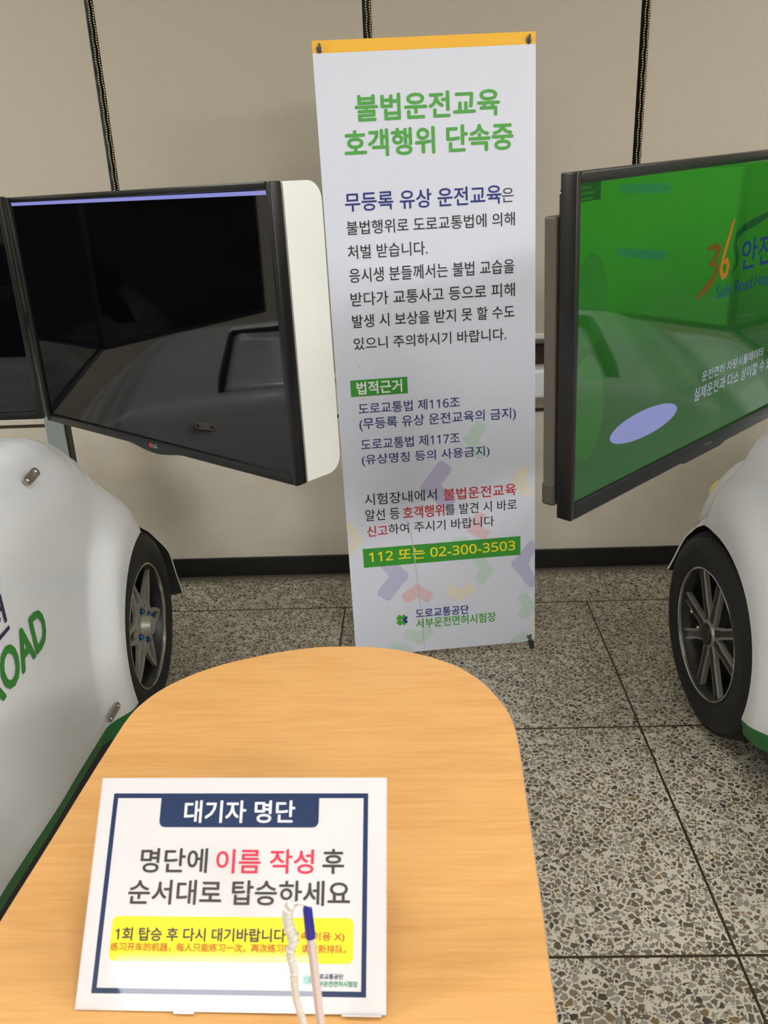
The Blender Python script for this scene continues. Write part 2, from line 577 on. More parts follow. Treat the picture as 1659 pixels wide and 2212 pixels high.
# ceiling lights
for i, (x, y, lx, ly, k) in enumerate(LIGHTS):
    where = ['behind the camera to the left', 'behind the camera to the right', 'added to brighten the back wall, above the far side of the left car', 'added to brighten the back wall, above the far side of the right car', 'above the round-ended table', 'added as fill light, high up near the right wall'][i]
    t = setp(empty('ceiling_light', (x, y, CEIL)), 'white ceiling light panel ' + where, 'ceiling light', 'ceiling lights')
    bm = bmesh.new()
    for lo, hi in (((-lx / 2 - .03, -ly / 2 - .03, -.05), (lx / 2 + .03, -ly / 2, 0)), ((-lx / 2 - .03, ly / 2, -.05), (lx / 2 + .03, ly / 2 + .03, 0)),
                   ((-lx / 2 - .03, -ly / 2, -.05), (-lx / 2, ly / 2, 0)), ((lx / 2, -ly / 2, -.05), (lx / 2 + .03, ly / 2, 0))):
        box(bm, lo, hi)
    link('light_frame', bm, M['lampcase'], t)
    link('diffuser', B((-lx / 2 + 0.001, -ly / 2 + 0.001, -0.11), (lx / 2 - 0.001, ly / 2 - 0.001, -0.01), 0.02, 3), M['lamp%d' % i], t)


# ------------------------------------------------------------------ the printed banner and its stand
def frame_from(o, ex, ez):
    """matrix: origin o, x along ex, z along ez (right-handed, y away from the viewer)"""
    ex = Vector(ex).normalized()
    ez = Vector(ez)
    ez = (ez - ex * ez.dot(ex)).normalized()
    ey = ez.cross(ex)
    return Matrix(((ex.x, ey.x, ez.x, o[0]), (ex.y, ey.y, ez.y, o[1]), (ex.z, ey.z, ez.z, o[2]), (0, 0, 0, 1)))


BO = Vector((-0.206, 2.458, 0.021))
BM = frame_from(BO, (0.596, 0.068, 0.006), Vector((-0.234, 2.549, 1.834)) - BO)
BW, BH = 0.600, 1.816
ban = setp(empty('printed_banner', mw=BM), 'tall white printed banner with green Korean heading and amber top strip', 'banner')
bm = bmesh.new()
MATB = ['vinyl', 't_head', 't_box', 't_g', 't_b', 't_k', 't_w', 't_n', 't_r', 't_y', 'p_g', 'p_p', 'p_y', 'p_r', 'stain', 'speck']
ix = {k: i for i, k in enumerate(MATB)}


def bfn(layer):
    return lambda u, v: (min(max(u, 0.0), BW), -0.0004 - 0.0003 * layer, min(max(v, 0.0), BH))


_k = 0


# the sheet: a thin skin with a faint sideways bow
box(bm, (0, 0, 0), (BW, 0.0006, BH))
poly(bm, [(0, 1.7857), (BW, 1.7857), (BW, BH), (0, BH)], bfn(0), ix['t_head'])
for c, a, p, q in [('g', (0.386, 0.711), (0.428, 0.747), (0.429, 0.660)), ('p', (0.249, 0.567), (0.310, 0.622), (0.320, 0.515)),
                   ('y', (0.531, 0.568), (0.567, 0.594), (0.574, 0.525)), ('y', (0.038, 0.410), (0.005, 0.453), (0.003, 0.378)),
                   ('r', (0.386, 0.415), (0.423, 0.454), (0.434, 0.395)), ('p', (0.175, 0.273), (0.109, 0.343), (0.110, 0.219)),
                   ('g', (0.459, 0.267), (0.415, 0.308), (0.421, 0.242)), ('p', (0.534, 0.284), (0.596, 0.335), (0.596, 0.221)),
                   ('r', (0.212, 0.235), (0.179, 0.199), (0.245, 0.196)), ('y', (0.354, 0.177), (0.321, 0.212), (0.387, 0.211)),
                   ('g', (0.598, 0.127), (0.561, 0.163), (0.563, 0.101)), ('g', (0.209, 0.035), (0.180, 0.068), (0.242, 0.070)),
                   ('g', (0.139, 0.031), (0.111, 0.004), (0.170, 0.004)), ('g', (0.563, 0.030), (0.535, 0.0), (0.591, -0.006)),
                   ('g', (0.354, 0.382), (0.340, 0.376), (0.369, 0.373)), ('y', (0.596, 0.060), (0.611, 0.080), (0.611, 0.036))]:
    w = 0.026 if c == 'p' else 0.019
    # a chevron of two thick bars meeting at the point a
    va = ((p[0] + q[0]) / 2 - a[0], (p[1] + q[1]) / 2 - a[1])
    l = math.hypot(*va) or 1
    tip = (a[0] + va[0] / l * w * 0.75, a[1] + va[1] / l * w * 0.75)
    for e in (p, q):
        d = (e[0] - tip[0], e[1] - tip[1])
        L = math.hypot(*d) or 1
        ang = math.atan2(d[1], d[0])
        rr = rrect(-w, -w, L + w * 0.75, w, w * 0.55, 5)
        pts = [(tip[0] + x * math.cos(ang) - y * math.sin(ang), tip[1] + x * math.sin(ang) + y * math.cos(ang)) for x, y in rr]
        pts = [(min(max(x, 0), BW), min(max(y, 0), BH)) for x, y in pts]
        _k += 1
        poly(bm, pts, bfn(0.02 * _k), ix['p_' + c])
poly(bm, [(0.041, 0.8655), (0.2117, 0.8655), (0.2117, 0.915), (0.041, 0.915)], bfn(1), ix['t_box'])
poly(bm, [(0.0452, 0.3145), (0.5525, 0.3145), (0.5525, 0.3788), (0.0452, 0.3788)], bfn(1), ix['t_box'])
for t_, c, b, u0, v1, u1, v0 in [
        ('불법운전교육', 'g', 1.35, 0.1030, 1.6827, 0.5005, 1.6151), ('호객행위 단속중', 'g', 1.35, 0.0682, 1.5964, 0.5377, 1.5261),
        ('무등록 유상 운전교육', 'b', .7, 0.0597, 1.4369, 0.5023, 1.3867), ('은', 'k', 0, 0.5032, 1.4270, 0.5374, 1.3893),
        ('불법행위로 도로교통법에 의해', 'k', .3, 0.0597, 1.3623, 0.5401, 1.3251), ('처벌 받습니다.', 'k', .3, 0.0587, 1.2977, 0.2868, 1.2596),
        ('응시생 분들께서는 불법 교습을', 'k', .3, 0.0588, 1.2344, 0.5376, 1.1944), ('받다가 교통사고 등으로 피해', 'k', .3, 0.0586, 1.1676, 0.5390, 1.1287),
        ('발생 시 보상을 받지 못 할 수도', 'k', .3, 0.0588, 1.1047, 0.5378, 1.0668), ('있으니 주의하시기 바랍니다.', 'k', .3, 0.0589, 1.0390, 0.5120, 1.0034),
        ('법적근거', 'w', 1, 0.0589, 0.9097, 0.1953, 0.8706), ('도로교통법 제116조', 'n', .3, 0.0605, 0.8443, 0.3679, 0.8110),
        ('(무등록 유상 운전교육의 금지)', 'n', .3, 0.0599, 0.7990, 0.5402, 0.7587), ('도로교통법 제117조', 'n', .3, 0.0612, 0.7341, 0.3650, 0.6996),
        ('(유상명칭 등의 사용금지)', 'n', .3, 0.0604, 0.6856, 0.4568, 0.6485),
        ('시험장내에서', 'k', .3, 0.0609, 0.5604, 0.2875, 0.5222), ('불법운전교육', 'r', .6, 0.3088, 0.5570, 0.5394, 0.5101 + .008),
        ('알선 등', 'k', .3, 0.0601, 0.5089, 0.1678, 0.4698), ('호객행위', 'r', .6, 0.1790, 0.5077, 0.3093, 0.4676),
        ('를 발견 시 바로', 'k', .3, 0.3128, 0.5053, 0.5411, 0.4694), ('신고', 'r', .6, 0.0623, 0.4536, 0.1276, 0.4185),
        ('하여 주시기 바랍니다', 'k', .3, 0.1305, 0.4556, 0.4678, 0.4206), ('112 또는 02-300-3503', 'y', .8, 0.0633, 0.3683, 0.5356, 0.3303),
        ('도로교통공단', 'n', .8, 0.2038, 0.1545, 0.3796, 0.1218), ('서부운전면허시험장', 'g', .8, 0.2036, 0.1202, 0.4694, 0.0847)]:
    text(bm, t_, b, u0, v0, u1, v1, bfn(2), ix['t_' + c])


def clover(fn, cx, cy, r, gi, bi, bm):
    """four thick chevrons pointing inwards: three green, the right one blue"""
    for k in range(4):
        a = math.pi / 2 * k
        ca, sa = math.cos(a), math.sin(a)
        tip = (r * 0.22, 0)
        for s in (1, -1):
            b = s * math.pi / 4
            rr = rrect(-r * 0.1, -r * 0.17, r * 0.52, r * 0.17, r * 0.12, 4)
            pts = []
            for x, y in rr:
                x2, y2 = tip[0] + x * math.cos(b) - y * math.sin(b), x * math.sin(b) + y * math.cos(b)
                pts.append((cx + x2 * ca - y2 * sa, cy + x2 * sa + y2 * ca))
            poly(bm, pts, lambda u, v: Vector(fn(u, v)) + Vector((0, -2e-5 * (k * 2 + (s > 0)), 0)), bi if k == 0 else gi)


clover(bfn(2), 0.158, 0.120, 0.029, ix['t_g'], ix['t_n'], bm)
for st in (stroke([(0.1888, 0.4665), (0.2046, 0.3952), (0.2181, 0.2035), (0.2277, 0.0142)], [0.0008, 0.0014, 0.001, 0.001]),):
    for q in st[:3]:
        poly(bm, q, bfn(3), ix['stain'])
for u, v in ((0.070, 0.953), (0.075, 0.855), (0.055, 0.60), (0.082, 0.48), (0.047, 0.455), (0.128, 0.03)):
    poly(bm, [(u, v), (u + 0.0016, v + 0.002), (u, v + 0.007)], bfn(3), ix['speck'])
sheet = link('sheet', bm, [M[k] for k in MATB], ban)
for (u, v) in ((0.0181, 1.794), (0.5808, 1.7945), (0.5811, 0.0198), (0.0190, 0.0198)):
    bm = bmesh.new()
    lathe(bm, [(0.0048, -0.0018), (0.0062, -0.0026), (0.0085, -0.0016), (0.009, -0.0006), (0.0048, -0.0006)], 24, 'Y')
    link('eyelet', bm, M['eyelet'], ban, True, (u, 0, v))
# stand: crossed fibreglass arms, hub, rear leg, hook tips through the eyelets
st = setp(empty('banner_stand', mw=BM), 'grey cross-armed stand carrying the white banner from behind', 'banner stand')
link('hub', box(bmesh.new(), (0.27, 0.025, 0.86), (0.33, 0.075, 0.95), 0.012), M['footblk'], st)
for (u, v) in ((0.0181, 1.794), (0.5808, 1.7945), (0.5811, 0.0198), (0.0190, 0.0198)):
    bm = bmesh.new()
    up = 1 if v > 1 else -1
    sx = 1 if u > 0.3 else -1
    if up > 0:
        tube(bm, [(0.3 + sx * 0.02, 0.05, 0.905 + up * 0.04), (u - sx * 0.04, 0.03, v - 0.12), (u, 0.012, v + 0.004)], 0.004, 10)
    else:
        tube(bm, [(0.3 + sx * 0.02, 0.05, 0.905 + up * 0.04), (u - sx * 0.03, 0.03, 0.10), (u, 0.016, 0.012)], 0.004, 10)
    link('arm', bm, M['gauze'], st, True)
    bm = bmesh.new()
    if up > 0:
        tube(bm, [(u, 0.012, v - 0.004), (u, -0.004, v - 0.001), (u + 0.0005, -0.008, v + 0.007), (u + 0.0015, -0.0075, v + 0.014)], [0.0036, 0.0036, 0.0038, 0.0028], 10)
    else:
        tube(bm, [(u, 0.012, v + 0.002), (u, -0.004, v), (u + sx * 0.003, -0.009, v - 0.008), (u + sx * 0.005, -0.010, v - 0.014)], [0.0036, 0.0036, 0.0042, 0.005], 10)
    link('hook', bm, M['hook'], st, True)
    if up < 0:
        bm = bmesh.new()
        tube(bm, [(u + sx * 0.002, -0.010, v - 0.0115), (u + sx * 0.008, -0.011, v - 0.0395)], [0.0085, 0.0082], 14)
        link('foot', bm, M['footblk'], st, True)
bm = bmesh.new()
tube(bm, [(0.30, 0.06, 0.88), (0.30, 0.40, 0.0)], 0.005, 10)
link('rear_leg', bm, M['gauze'], st, True)

# ------------------------------------------------------------------ round-ended table
TZ = 0.75
out = [(0.122, 0.578), (0.124, 0.640), (0.128, 0.729), (0.1335, 0.886), (0.1375, 1.000), (0.1365, 1.045), (0.132, 1.080), (0.120, 1.118), (0.098, 1.167),
       (0.057, 1.217), (-0.003, 1.255), (-0.066, 1.277), (-0.130, 1.284), (-0.180, 1.282), (-0.240, 1.269), (-0.314, 1.241), (-0.369, 1.207),
       (-0.411, 1.164), (-0.435, 1.118), (-0.444, 1.080), (-0.447, 1.050), (-0.454, 0.960), (-0.463, 0.818), (-0.471, 0.707), (-0.482, 0.52), (-0.492, 0.30),
       (-0.500, 0.12), (0.100, 0.12), (0.112, 0.35)]


def smooth_loop(pts, n=4):
    res = []
    N = len(pts)
    for i in range(N):
        p0, p1, p2, p3 = [Vector((*pts[(i + k - 1) % N], 0)) for k in range(4)]
        if pts[i][1] < 0.6 or pts[(i + 1) % N][1] < 0.6:
            res.append(tuple(p1[:2]))
            continue
        for k in range(n):
            t = k / n
            q = 0.5 * ((2 * p1) + (-p0 + p2) * t + (2 * p0 - 5 * p1 + 4 * p2 - p3) * t * t + (-p0 + 3 * p1 - 3 * p2 + p3) * t ** 3)
            res.append((q.x, q.y))
    return res


outs = smooth_loop(out)
tab = setp(empty('round_ended_table', (-0.16, 0.75, 0)), 'light beech laminate table with a rounded end, in the foreground', 'table')


def prism(pts, z0, z1, off=(0, 0)):
    bm = bmesh.new()
    a = [bm.verts.new((x - off[0], y - off[1], z0)) for x, y in pts]
    b = [bm.verts.new((x - off[0], y - off[1], z1)) for x, y in pts]
    bm.faces.new(a[::-1])
    bm.faces.new(b)
    for i in range(len(pts)):
        j = (i + 1) % len(pts)
        bm.faces.new((a[i], a[j], b[j], b[i]))
    return bm


def inset(pts, d):
    N = len(pts)
    res = []
    for i in range(N):
        a, b, c = Vector(pts[i - 1]), Vector(pts[i]), Vector(pts[(i + 1) % N])
        t = (c - a).normalized()
        res.append((b.x - t.y * d, b.y + t.x * d))
    return res


def area(pts):
    return sum(pts[i - 1][0] * pts[i][1] - pts[i][0] * pts[i - 1][1] for i in range(len(pts))) / 2


sgn = 1 if area(outs) > 0 else -1
bm = prism(inset(outs, 0.0018 * sgn), TZ - 0.024, TZ, (-0.16, 0.75))
link('tabletop', bm, M['wood'], tab)
# edge band: a thin strip all round the top
bm = bmesh.new()
o1, o2 = outs, inset(outs, 0.0018 * sgn)
rings = []
for pts, z in ((o2, TZ - 0.001), (inset(outs, 0.0007 * sgn), TZ - 0.0008), (o1, TZ - 0.0025), (o1, TZ - 0.0225), (o2, TZ - 0.024)):
    rings.append([bm.verts.new((x + 0.16, y - 0.75, z)) for x, y in pts])
for r0, r1 in zip(rings, rings[1:]):
    for i in range(len(r0)):
        j = (i + 1) % len(r0)
        bm.faces.new((r0[i], r0[j], r1[j], r1[i]))
bmesh.ops.recalc_face_normals(bm, faces=bm.faces)
link('edge_band', bm, M['edge'], tab, True)
for x, y in ((-0.36, 1.02), (0.06, 1.02), (-0.42, 0.22), (0.03, 0.22)):
    bm = bmesh.new()
    tube(bm, [(x + 0.16, y - 0.75, 0.0), (x + 0.16, y - 0.75, TZ - 0.024)], 0.022, 20)
    link('leg', bm, M['steel'], tab, True)
link('apron', B((-0.22, -0.54, TZ - 0.075), (0.21, -0.52, TZ - 0.024)), M['steel'], tab)
link('apron', B((-0.20, 0.26, TZ - 0.075), (0.21, 0.28, TZ - 0.024)), M['steel'], tab)

# ------------------------------------------------------------------ laminated sign on the table
SO = Vector((-0.345, 0.5965, 0.7535))
SM = frame_from(SO, (0.302, -0.010, 0.002), (0.0, 0.148, 0.156))
sg = setp(empty('waiting_list_sign', mw=SM), 'laminated white sign with navy border and yellow box, leaning on the table', 'sign')
MATS = ['paper', 's_navy', 's_k', 's_r', 's_y', 's_o', 's_t', 's_w', 'acrylic']
jx = {k: i for i, k in enumerate(MATS)}
bm = bmesh.new()
box(bm, (0, 0, 0), (0.303, 0.0008, 0.214))


def sfn(layer):
    return lambda u, v: (u, -0.0002 - 0.0001 * layer, v)


def ringpoly(bm, o, i, fn, mi):
    for k in range(4):
        poly(bm, [o[k], o[(k + 1) % 4], i[(k + 1) % 4], i[k]], fn, mi)


ringpoly(bm, [(0.0135, 0.0125), (0.285, 0.0125), (0.285, 0.1996), (0.0135, 0.1996)], [(0.0184, 0.0173), (0.2802, 0.0173), (0.2802, 0.1948), (0.0184, 0.1948)], sfn(0), jx['s_navy'])
poly(bm, rrect(0.0655, 0.1660, 0.2337, 0.1960, 0.006, 5, (1, 0, 0, 1)), sfn(1), jx['s_navy'])
poly(bm, rrect(0.0270, 0.0410, 0.2720, 0.0815, 0.006), sfn(0), jx['s_y'])
for t_, c, b, u0, v1, u1, v0 in [('대기자 명단', 'w', 1, 0.0913, 0.1926, 0.2088, 0.1702), ('명단에', 'k', .8, 0.0496, 0.1456, 0.1200, 0.1220), ('이름 작성', 'r', .8, 0.1290, 0.1449, 0.2302, 0.1217),
                                 ('후', 'k', .8, 0.2390, 0.1455, 0.2613, 0.1219), ('순서대로 탑승하세요', 'k', .8, 0.0402, 0.1155, 0.2679, 0.0923), ('1회 탑승 후 다시 대기바랍니다', 'k', 1, 0.0313, 0.0715, 0.2045, 0.0592),
                                 ('(연속 이용 X)', 'o', .6, 0.2062, 0.0689, 0.2630, 0.0599), ('练习开车的机器，每人只能练习一次，再次练习时，请重新排队。', 'o', .4, 0.0281, 0.0576, 0.2652, 0.0499),
                                 ('도로교통공단', 'navy', 1, 0.2344, 0.0323, 0.2627, 0.0275), ('서부운전면허시험장', 't', 1, 0.2339, 0.0262, 0.2767, 0.0212)]:
    text(bm, t_, b, u0, v0, u1, v1, sfn(2), jx['s_' + c])
clover(sfn(2), 0.2275, 0.0268, 0.0068, jx['s_t'], jx['s_navy'], bm)
link('card', bm, [M[k] for k in MATS], sg)
bm = bmesh.new()
box(bm, (-0.0015, 0.0008, -0.002), (0.3045, 0.0022, 0.2155))
for u0, u1 in ((0.098, 0.118), (0.262, 0.300)):
    box(bm, (u0, -0.002, -0.0035), (u1, 0.0018, -0.002))
link('backing_sheet', bm, M['acrylic'], sg)
# folded prop behind
bm = bmesh.new()
v = [bm.verts.new(p) for p in ((0.10, 0.003, 0.19), (0.20, 0.003, 0.19), (0.20, 0.131, 0.125), (0.10, 0.131, 0.125), (0.10, 0.005, 0.19), (0.20, 0.005, 0.19), (0.20, 0.133, 0.127), (0.10, 0.133, 0.127))]
SMi = SM.inverted()
for k, (x, dy) in enumerate(((0.10, 0), (0.20, 0), (0.20, 0.003), (0.10, 0.003))):
    w = SMi @ Vector((SO.x + x, 0.80 + dy, 0.7505))
    (v[3], v[2], v[6], v[7])[k].co = w
for f in ((0, 1, 2, 3), (7, 6, 5, 4), (0, 4, 5, 1), (2, 6, 7, 3), (1, 5, 6, 2), (0, 3, 7, 4)):
    bm.faces.new([v[i] for i in f])
link('prop', bm, M['acrylic'], sg)

# ------------------------------------------------------------------ pen in its holder, with the white cord
pen = setp(empty('ballpoint_pen', (-0.0875, 0.5, 0.757)), 'upright ballpoint pen with a blue end and frosted barrel before the sign', 'pen')


def pp(t, dx=0.0):
    return Vector((-0.0035 * t, 0.0, 0.2235 * t))


bm = bmesh.new()
tube(bm, [pp(0.27), pp(0.30), pp(0.875)], [0.0039, 0.0039, 0.0037], 6)
link('barrel', bm, M['pencase'], pen, True)
bm = bmesh.new()
tube(bm, [pp(0.86), pp(0.985), pp(1.0)], [0.0041, 0.0037, 0.0026], 16)
link('end_plug', bm, M['penblue'], pen, True)
bm = bmesh.new()
tube(bm, [pp(0.0), pp(0.02), pp(0.12), pp(0.275)], [0.0012, 0.0022, 0.0036, 0.0042], 16)
link('grip', bm, M['penblue'], pen, True)
cp = [(-0.088, 0.5, 0.9805), (-0.0965, 0.5, 0.984), (-0.103, 0.5, 0.982), (-0.1065, 0.5, 0.976), (-0.1073, 0.5, 0.967), (-0.1065, 0.5, 0.957), (-0.104, 0.5, 0.949), (-0.1042, 0.5, 0.943), (-0.1075, 0.5, 0.936), (-0.108, 0.5, 0.928), (-0.1068, 0.5, 0.921),
      (-0.106, 0.5, 0.914), (-0.107, 0.5, 0.905), (-0.107, 0.5, 0.895), (-0.107, 0.5, 0.882), (-0.105, 0.5, 0.867), (-0.1025, 0.5, 0.852), (-0.098, 0.5, 0.82), (-0.095, 0.5, 0.785), (-0.0945, 0.5, 0.762)]
dense = []
for i in range(len(cp) - 1):
    for k in range(4):
        t = k / 4
        dense.append(Vector(cp[i]).lerp(Vector(cp[i + 1]), t) - Vector((-0.0875, 0.5, 0.757)))
rad = []
for i, p in enumerate(dense):
    base = 0.0013 if i < 8 else (0.0040 if i < 28 else (0.0034 if i < 52 else 0.0031))
    rad.append(base * (1 + (0.16 * math.sin(i * 2.4) if 8 <= i < 52 else 0.0)))
cdx = setp(empty('coiled_cord', (-0.0875, 0.5, 0.757)), 'white crumpled plastic cord standing left of the blue-tipped pen', 'cord')
bm = bmesh.new()
tube(bm, dense, rad, 10)
link('cord', bm, M['cord'], cdx, True)
ph = setp(empty('pen_holder', (-0.089, 0.5, 0.75)), 'small dark round holder under the upright pen', 'pen holder')
bm = bmesh.new()
lathe(bm, [(0.0, 0.0), (0.026, 0.0), (0.026, 0.004), (0.02, 0.006), (0.0, 0.006)], 32, 'Z')
link('base', bm, M['black'], ph, True)


# ------------------------------------------------------------------ wheels
def tyre_mesh(side):
    """axis along X; outer face at x = 0, wheel body towards -x"""
    R, r, w = 0.285, 0.186, 0.165
    prof = [(r, -0.006), (r + 0.006, 0.0), (r + 0.02, 0.003), (r + 0.045, 0.0065), (R - 0.040, 0.0045), (R - 0.022, -0.004), (R - 0.009, -0.018),
            (R - 0.002, -0.034), (R, -w + 0.03), (R - 0.003, -w + 0.016), (R - 0.012, -w + 0.004), (R - 0.028, -w - 0.005), (r + 0.045, -w - 0.006), (r, -w + 0.006)]
    bm = bmesh.new()
    lathe(bm, [(a, b * side) for a, b in prof], 96, 'X', close=True)
    # tread blocks round the shoulder and tread
    for k in range(72):
        a0 = 2 * math.pi * k / 72
        for (x0, x1, sk) in ((-0.010, -0.05, 0.012), (-0.056, -0.082, 0.0), (-0.088, -0.112, 0.0), (-0.118, -0.151, -0.012)):
            q = []
            for rr in (R - 0.002, R + 0.0035):
                for xx, da in ((x0, 0.0), (x1, sk)):
                    for dd in (0.0, 0.064):
                        a = a0 + da + dd
                        rad_ = rr - (0.0125 if abs(xx) < 0.02 else (0.004 if abs(xx) > 0.145 else 0))
                        q.append(bm.verts.new((xx * side, rad_ * math.cos(a), rad_ * math.sin(a))))
            for f in ((4, 5, 7, 6), (0, 1, 5, 4), (2, 6, 7, 3), (0, 4, 6, 2), (1, 3, 7, 5)):
                bm.faces.new([q[i] for i in f])
    bmesh.ops.recalc_face_normals(bm, faces=bm.faces)
    return bm


def plate_part(name, splines, ext, bev, m, parent, side, x):
    """2D outline (y right-hand, z up) as a plate facing outwards at depth x"""
    vs, fs = flat(splines, ext, bev)
    bm = bmesh.new()
    put(bm, ([(v.x, v.y, v.z) for v in vs], fs), lambda a, b, c: ((x + c) * side, a * side, b), 0)
    bmesh.ops.recalc_face_normals(bm, faces=bm.faces)
    return link(name, bm, m, parent, False)


def pol(r, deg):
    return (r * math.cos(math.radians(deg)), r * math.sin(math.radians(deg)))


def ellipse(cx, cy, a, b, ang, n=20):
    ca, sa = math.cos(math.radians(ang)), math.sin(math.radians(ang))
    return [(cx + a * math.cos(t) * ca - b * math.sin(t) * sa, cy + a * math.cos(t) * sa + b * math.sin(t) * ca) for t in [2 * math.pi * k / n for k in range(n)]]


def lens_hole(deg, r0, r1, w):
    pts = []
    for k in range(13):
        t = k / 12
        pts.append((r0 + (r1 - r0) * t, w * math.sin(math.pi * t ** 0.55) ** 0.8))
    pts += [(x, -y) for x, y in pts[-2:0:-1]]
    ca, sa = math.cos(math.radians(deg)), math.sin(math.radians(deg))
    return [(x * ca - y * sa, x * sa + y * ca) for x, y in pts]


def wheel(parent, loc, side, style):
    w = link('front_wheel', tyre_mesh(side), M['tyre'], parent, True, loc)
    bm = bmesh.new()
    lathe(bm, [(a, b * side) for a, b in [(0.184, -0.004), (0.176, -0.012), (0.168, -0.035), (0.160, -0.10), (0.165, -0.15)]], 72, 'X')
    lathe(bm, [(a, b * side) for a, b in [(0.165, -0.085), (0.06, -0.075), (0.0, -0.075)]], 48, 'X')
    link('rim_barrel', bm, M['barrel'], w, True)
    bm = bmesh.new()
    lathe(bm, [(a, b * side) for a, b in [(0.1795, -0.008), (0.1805, -0.002), (0.1835, 0.0005), (0.1865, -0.001), (0.187, -0.006)]], 96, 'X')
    link('rim_lip', bm, M['lip'], w, True)
    if style == 'star':
        ang0 = 107
        outl = []
        for k in range(6):
            a = ang0 - 60 * k
            for j in range(20):
                t = j / 20.0            # 0 at this tip, 1 at the next
                u = abs(t - 0.5) * 2
                r = 0.080 + (0.181 - 0.080) * (max(0, (u - 0.08) / 0.92) ** 1.65)
                outl.append(pol(r, a - 60 * t))
        holes = [lens_hole(ang0 - 60 * k, 0.074, 0.162, 0.0145) for k in range(6)]
        for k in range(4):
            holes.append(ellipse(*pol(0.053, 100 - 90 * k), 0.0135, 0.0125, 0))
            holes.append(ellipse(*pol(0.053, 55 - 90 * k), 0.0125, 0.0105, 0))
        plate_part('spoked_rim', [outl[::-1]] + holes, 0.005, 0.0007, M['alloy'], w, side, -0.020)
        plate_part('hole_shade_backing', [ellipse(0, 0, 0.084, 0.084, 0, 40)] , 0.001, 0, M['pocket'], w, side, -0.0275)  # dark plate added behind the holes to give their shade
        for k in range(6):
            plate_part('spoke_hole_shade', [lens_hole(ang0 - 60 * k, 0.072, 0.164, 0.0165)], 0.001, 0, M['pocket'], w, side, -0.0275)  # dark plates stand in for the shade inside the spoke holes
        bm = bmesh.new()
        lathe(bm, [(a, b * side) for a, b in [(0.037, -0.016), (0.033, -0.008), (0.027, 0.007), (0.025, 0.010), (0.0, 0.010)]], 40, 'X')
        link('centre_cap', bm, M['alloy'], w, True)
        for k in range(4):
            bm = bmesh.new()
            y, z = pol(0.053, 100 - 90 * k)
            tube(bm, [(-0.034 * side, y, z), (-0.012 * side, y, z)], 0.0085, 6)
            ball(bm, (-0.012 * side, y, z), 0.0085, 2)
            link('lug_nut', bm, M['lug'], w, True)
    else:
        for k in range(8):
            a = 122 - 45 * k + (-3 if k % 2 == 0 else 3)
            loc2 = lambda x, y: (x * math.cos(math.radians(a)) - y * math.sin(math.radians(a)), x * math.sin(math.radians(a)) + y * math.cos(math.radians(a)))
            outer = [loc2(*q) for q in [(0.030, -0.014), (0.062, -0.016), (0.085, -0.0125), (0.181, -0.0145), (0.181, 0.0145), (0.085, 0.0125), (0.062, 0.016), (0.030, 0.014)]]
            sp = plate_part('spoke', [outer], 0.006, 0.0015, M['alloy'], w, side, -0.022)
            inn = [loc2(*q) for q in [(0.040, -0.0085), (0.062, -0.0105), (0.085, -0.0075), (0.1795, -0.0092), (0.1795, 0.0092), (0.085, 0.0075), (0.062, 0.0105), (0.040, 0.0085)]]
            plate_part('spoke_face', [inn], 0.0008, 0, M['dspoke'], sp, side, -0.0143)
        bm = bmesh.new()
        lathe(bm, [(a, b * side) for a, b in [(0.040, -0.022), (0.037, -0.012), (0.035, -0.008), (0.0, -0.008)]], 40, 'X')
        link('hub', bm, M['alloy'], w, True)
        bm = bmesh.new()
        lathe(bm, [(a, b * side) for a, b in [(0.031, -0.008), (0.030, -0.003), (0.0, -0.0015)]], 40, 'X')
        cap = link('centre_cap', bm, M['dspoke'], w, True)
        bm = bmesh.new()
        text(bm, 'Ford', 0.6, -0.022, -0.007, 0.022, 0.007, lambda u, v: (-0.0008 * side, -v * side * -1, -u), 0)
        link('cap_mark', bm, M['dim'], cap)
        for r_, a in ((0.055, 190), (0.105, 172)):
            bm = bmesh.new()
            y, z = pol(r_, a)
            ball(bm, (-0.008 * side, y * side, z), 0.0065, 2)
            tube(bm, [(-0.075 * side, y * side, z), (-0.008 * side, y * side, z)], 0.004, 8)
            link('lug_nut', bm, M['chrome'], w, True)
    return w


# ------------------------------------------------------------------ car-shaped simulators
def interp(tab, x):
    if x <= tab[0][0]:
        return tab[0][1]
    for (a, va), (b, vb) in zip(tab, tab[1:]):
        if x <= b:
            t = (x - a) / (b - a)
            t = t * t * (3 - 2 * t) * 0.5 + t * 0.5
            return va + (vb - va) * t
    return tab[-1][1]


HW = 0.755           # half width
# height of the shoulder line along the car (y = 0 at the wheel centre, + towards the nose)
ZT = [(-2.3, 0.91), (-1.9, 0.99), (-0.85, 0.998), (-0.66, 0.975), (-0.43, 0.966), (-0.34, 0.960), (-0.28, 0.952), (-0.21, 0.928), (-0.15, 0.888), (-0.08, 0.832), (-0.03, 0.780), (0.01, 0.732), (0.05, 0.675), (0.10, 0.628), (0.18, 0.565), (0.26, 0.50), (0.32, 0.44), (0.42, 0.40), (0.55, 0.34)]
ZTR = [(-2.3, 0.92), (-1.9, 1.00), (-0.85, 1.01), (-0.66, 1.01), (-0.43, 0.995), (-0.30, 0.955), (-0.20, 0.915), (-0.10, 0.912), (-0.04, 0.902), (0.0, 0.885), (0.03, 0.840), (0.06, 0.772), (0.11, 0.695), (0.16, 0.638), (0.21, 0.58), (0.27, 0.52), (0.33, 0.46), (0.42, 0.40), (0.55, 0.34)]
CROWN = [(-2.3, 0.01), (-0.60, 0.006), (-0.30, 0.012), (0.0, 0.04), (0.3, 0.06), (0.55, 0.02)]
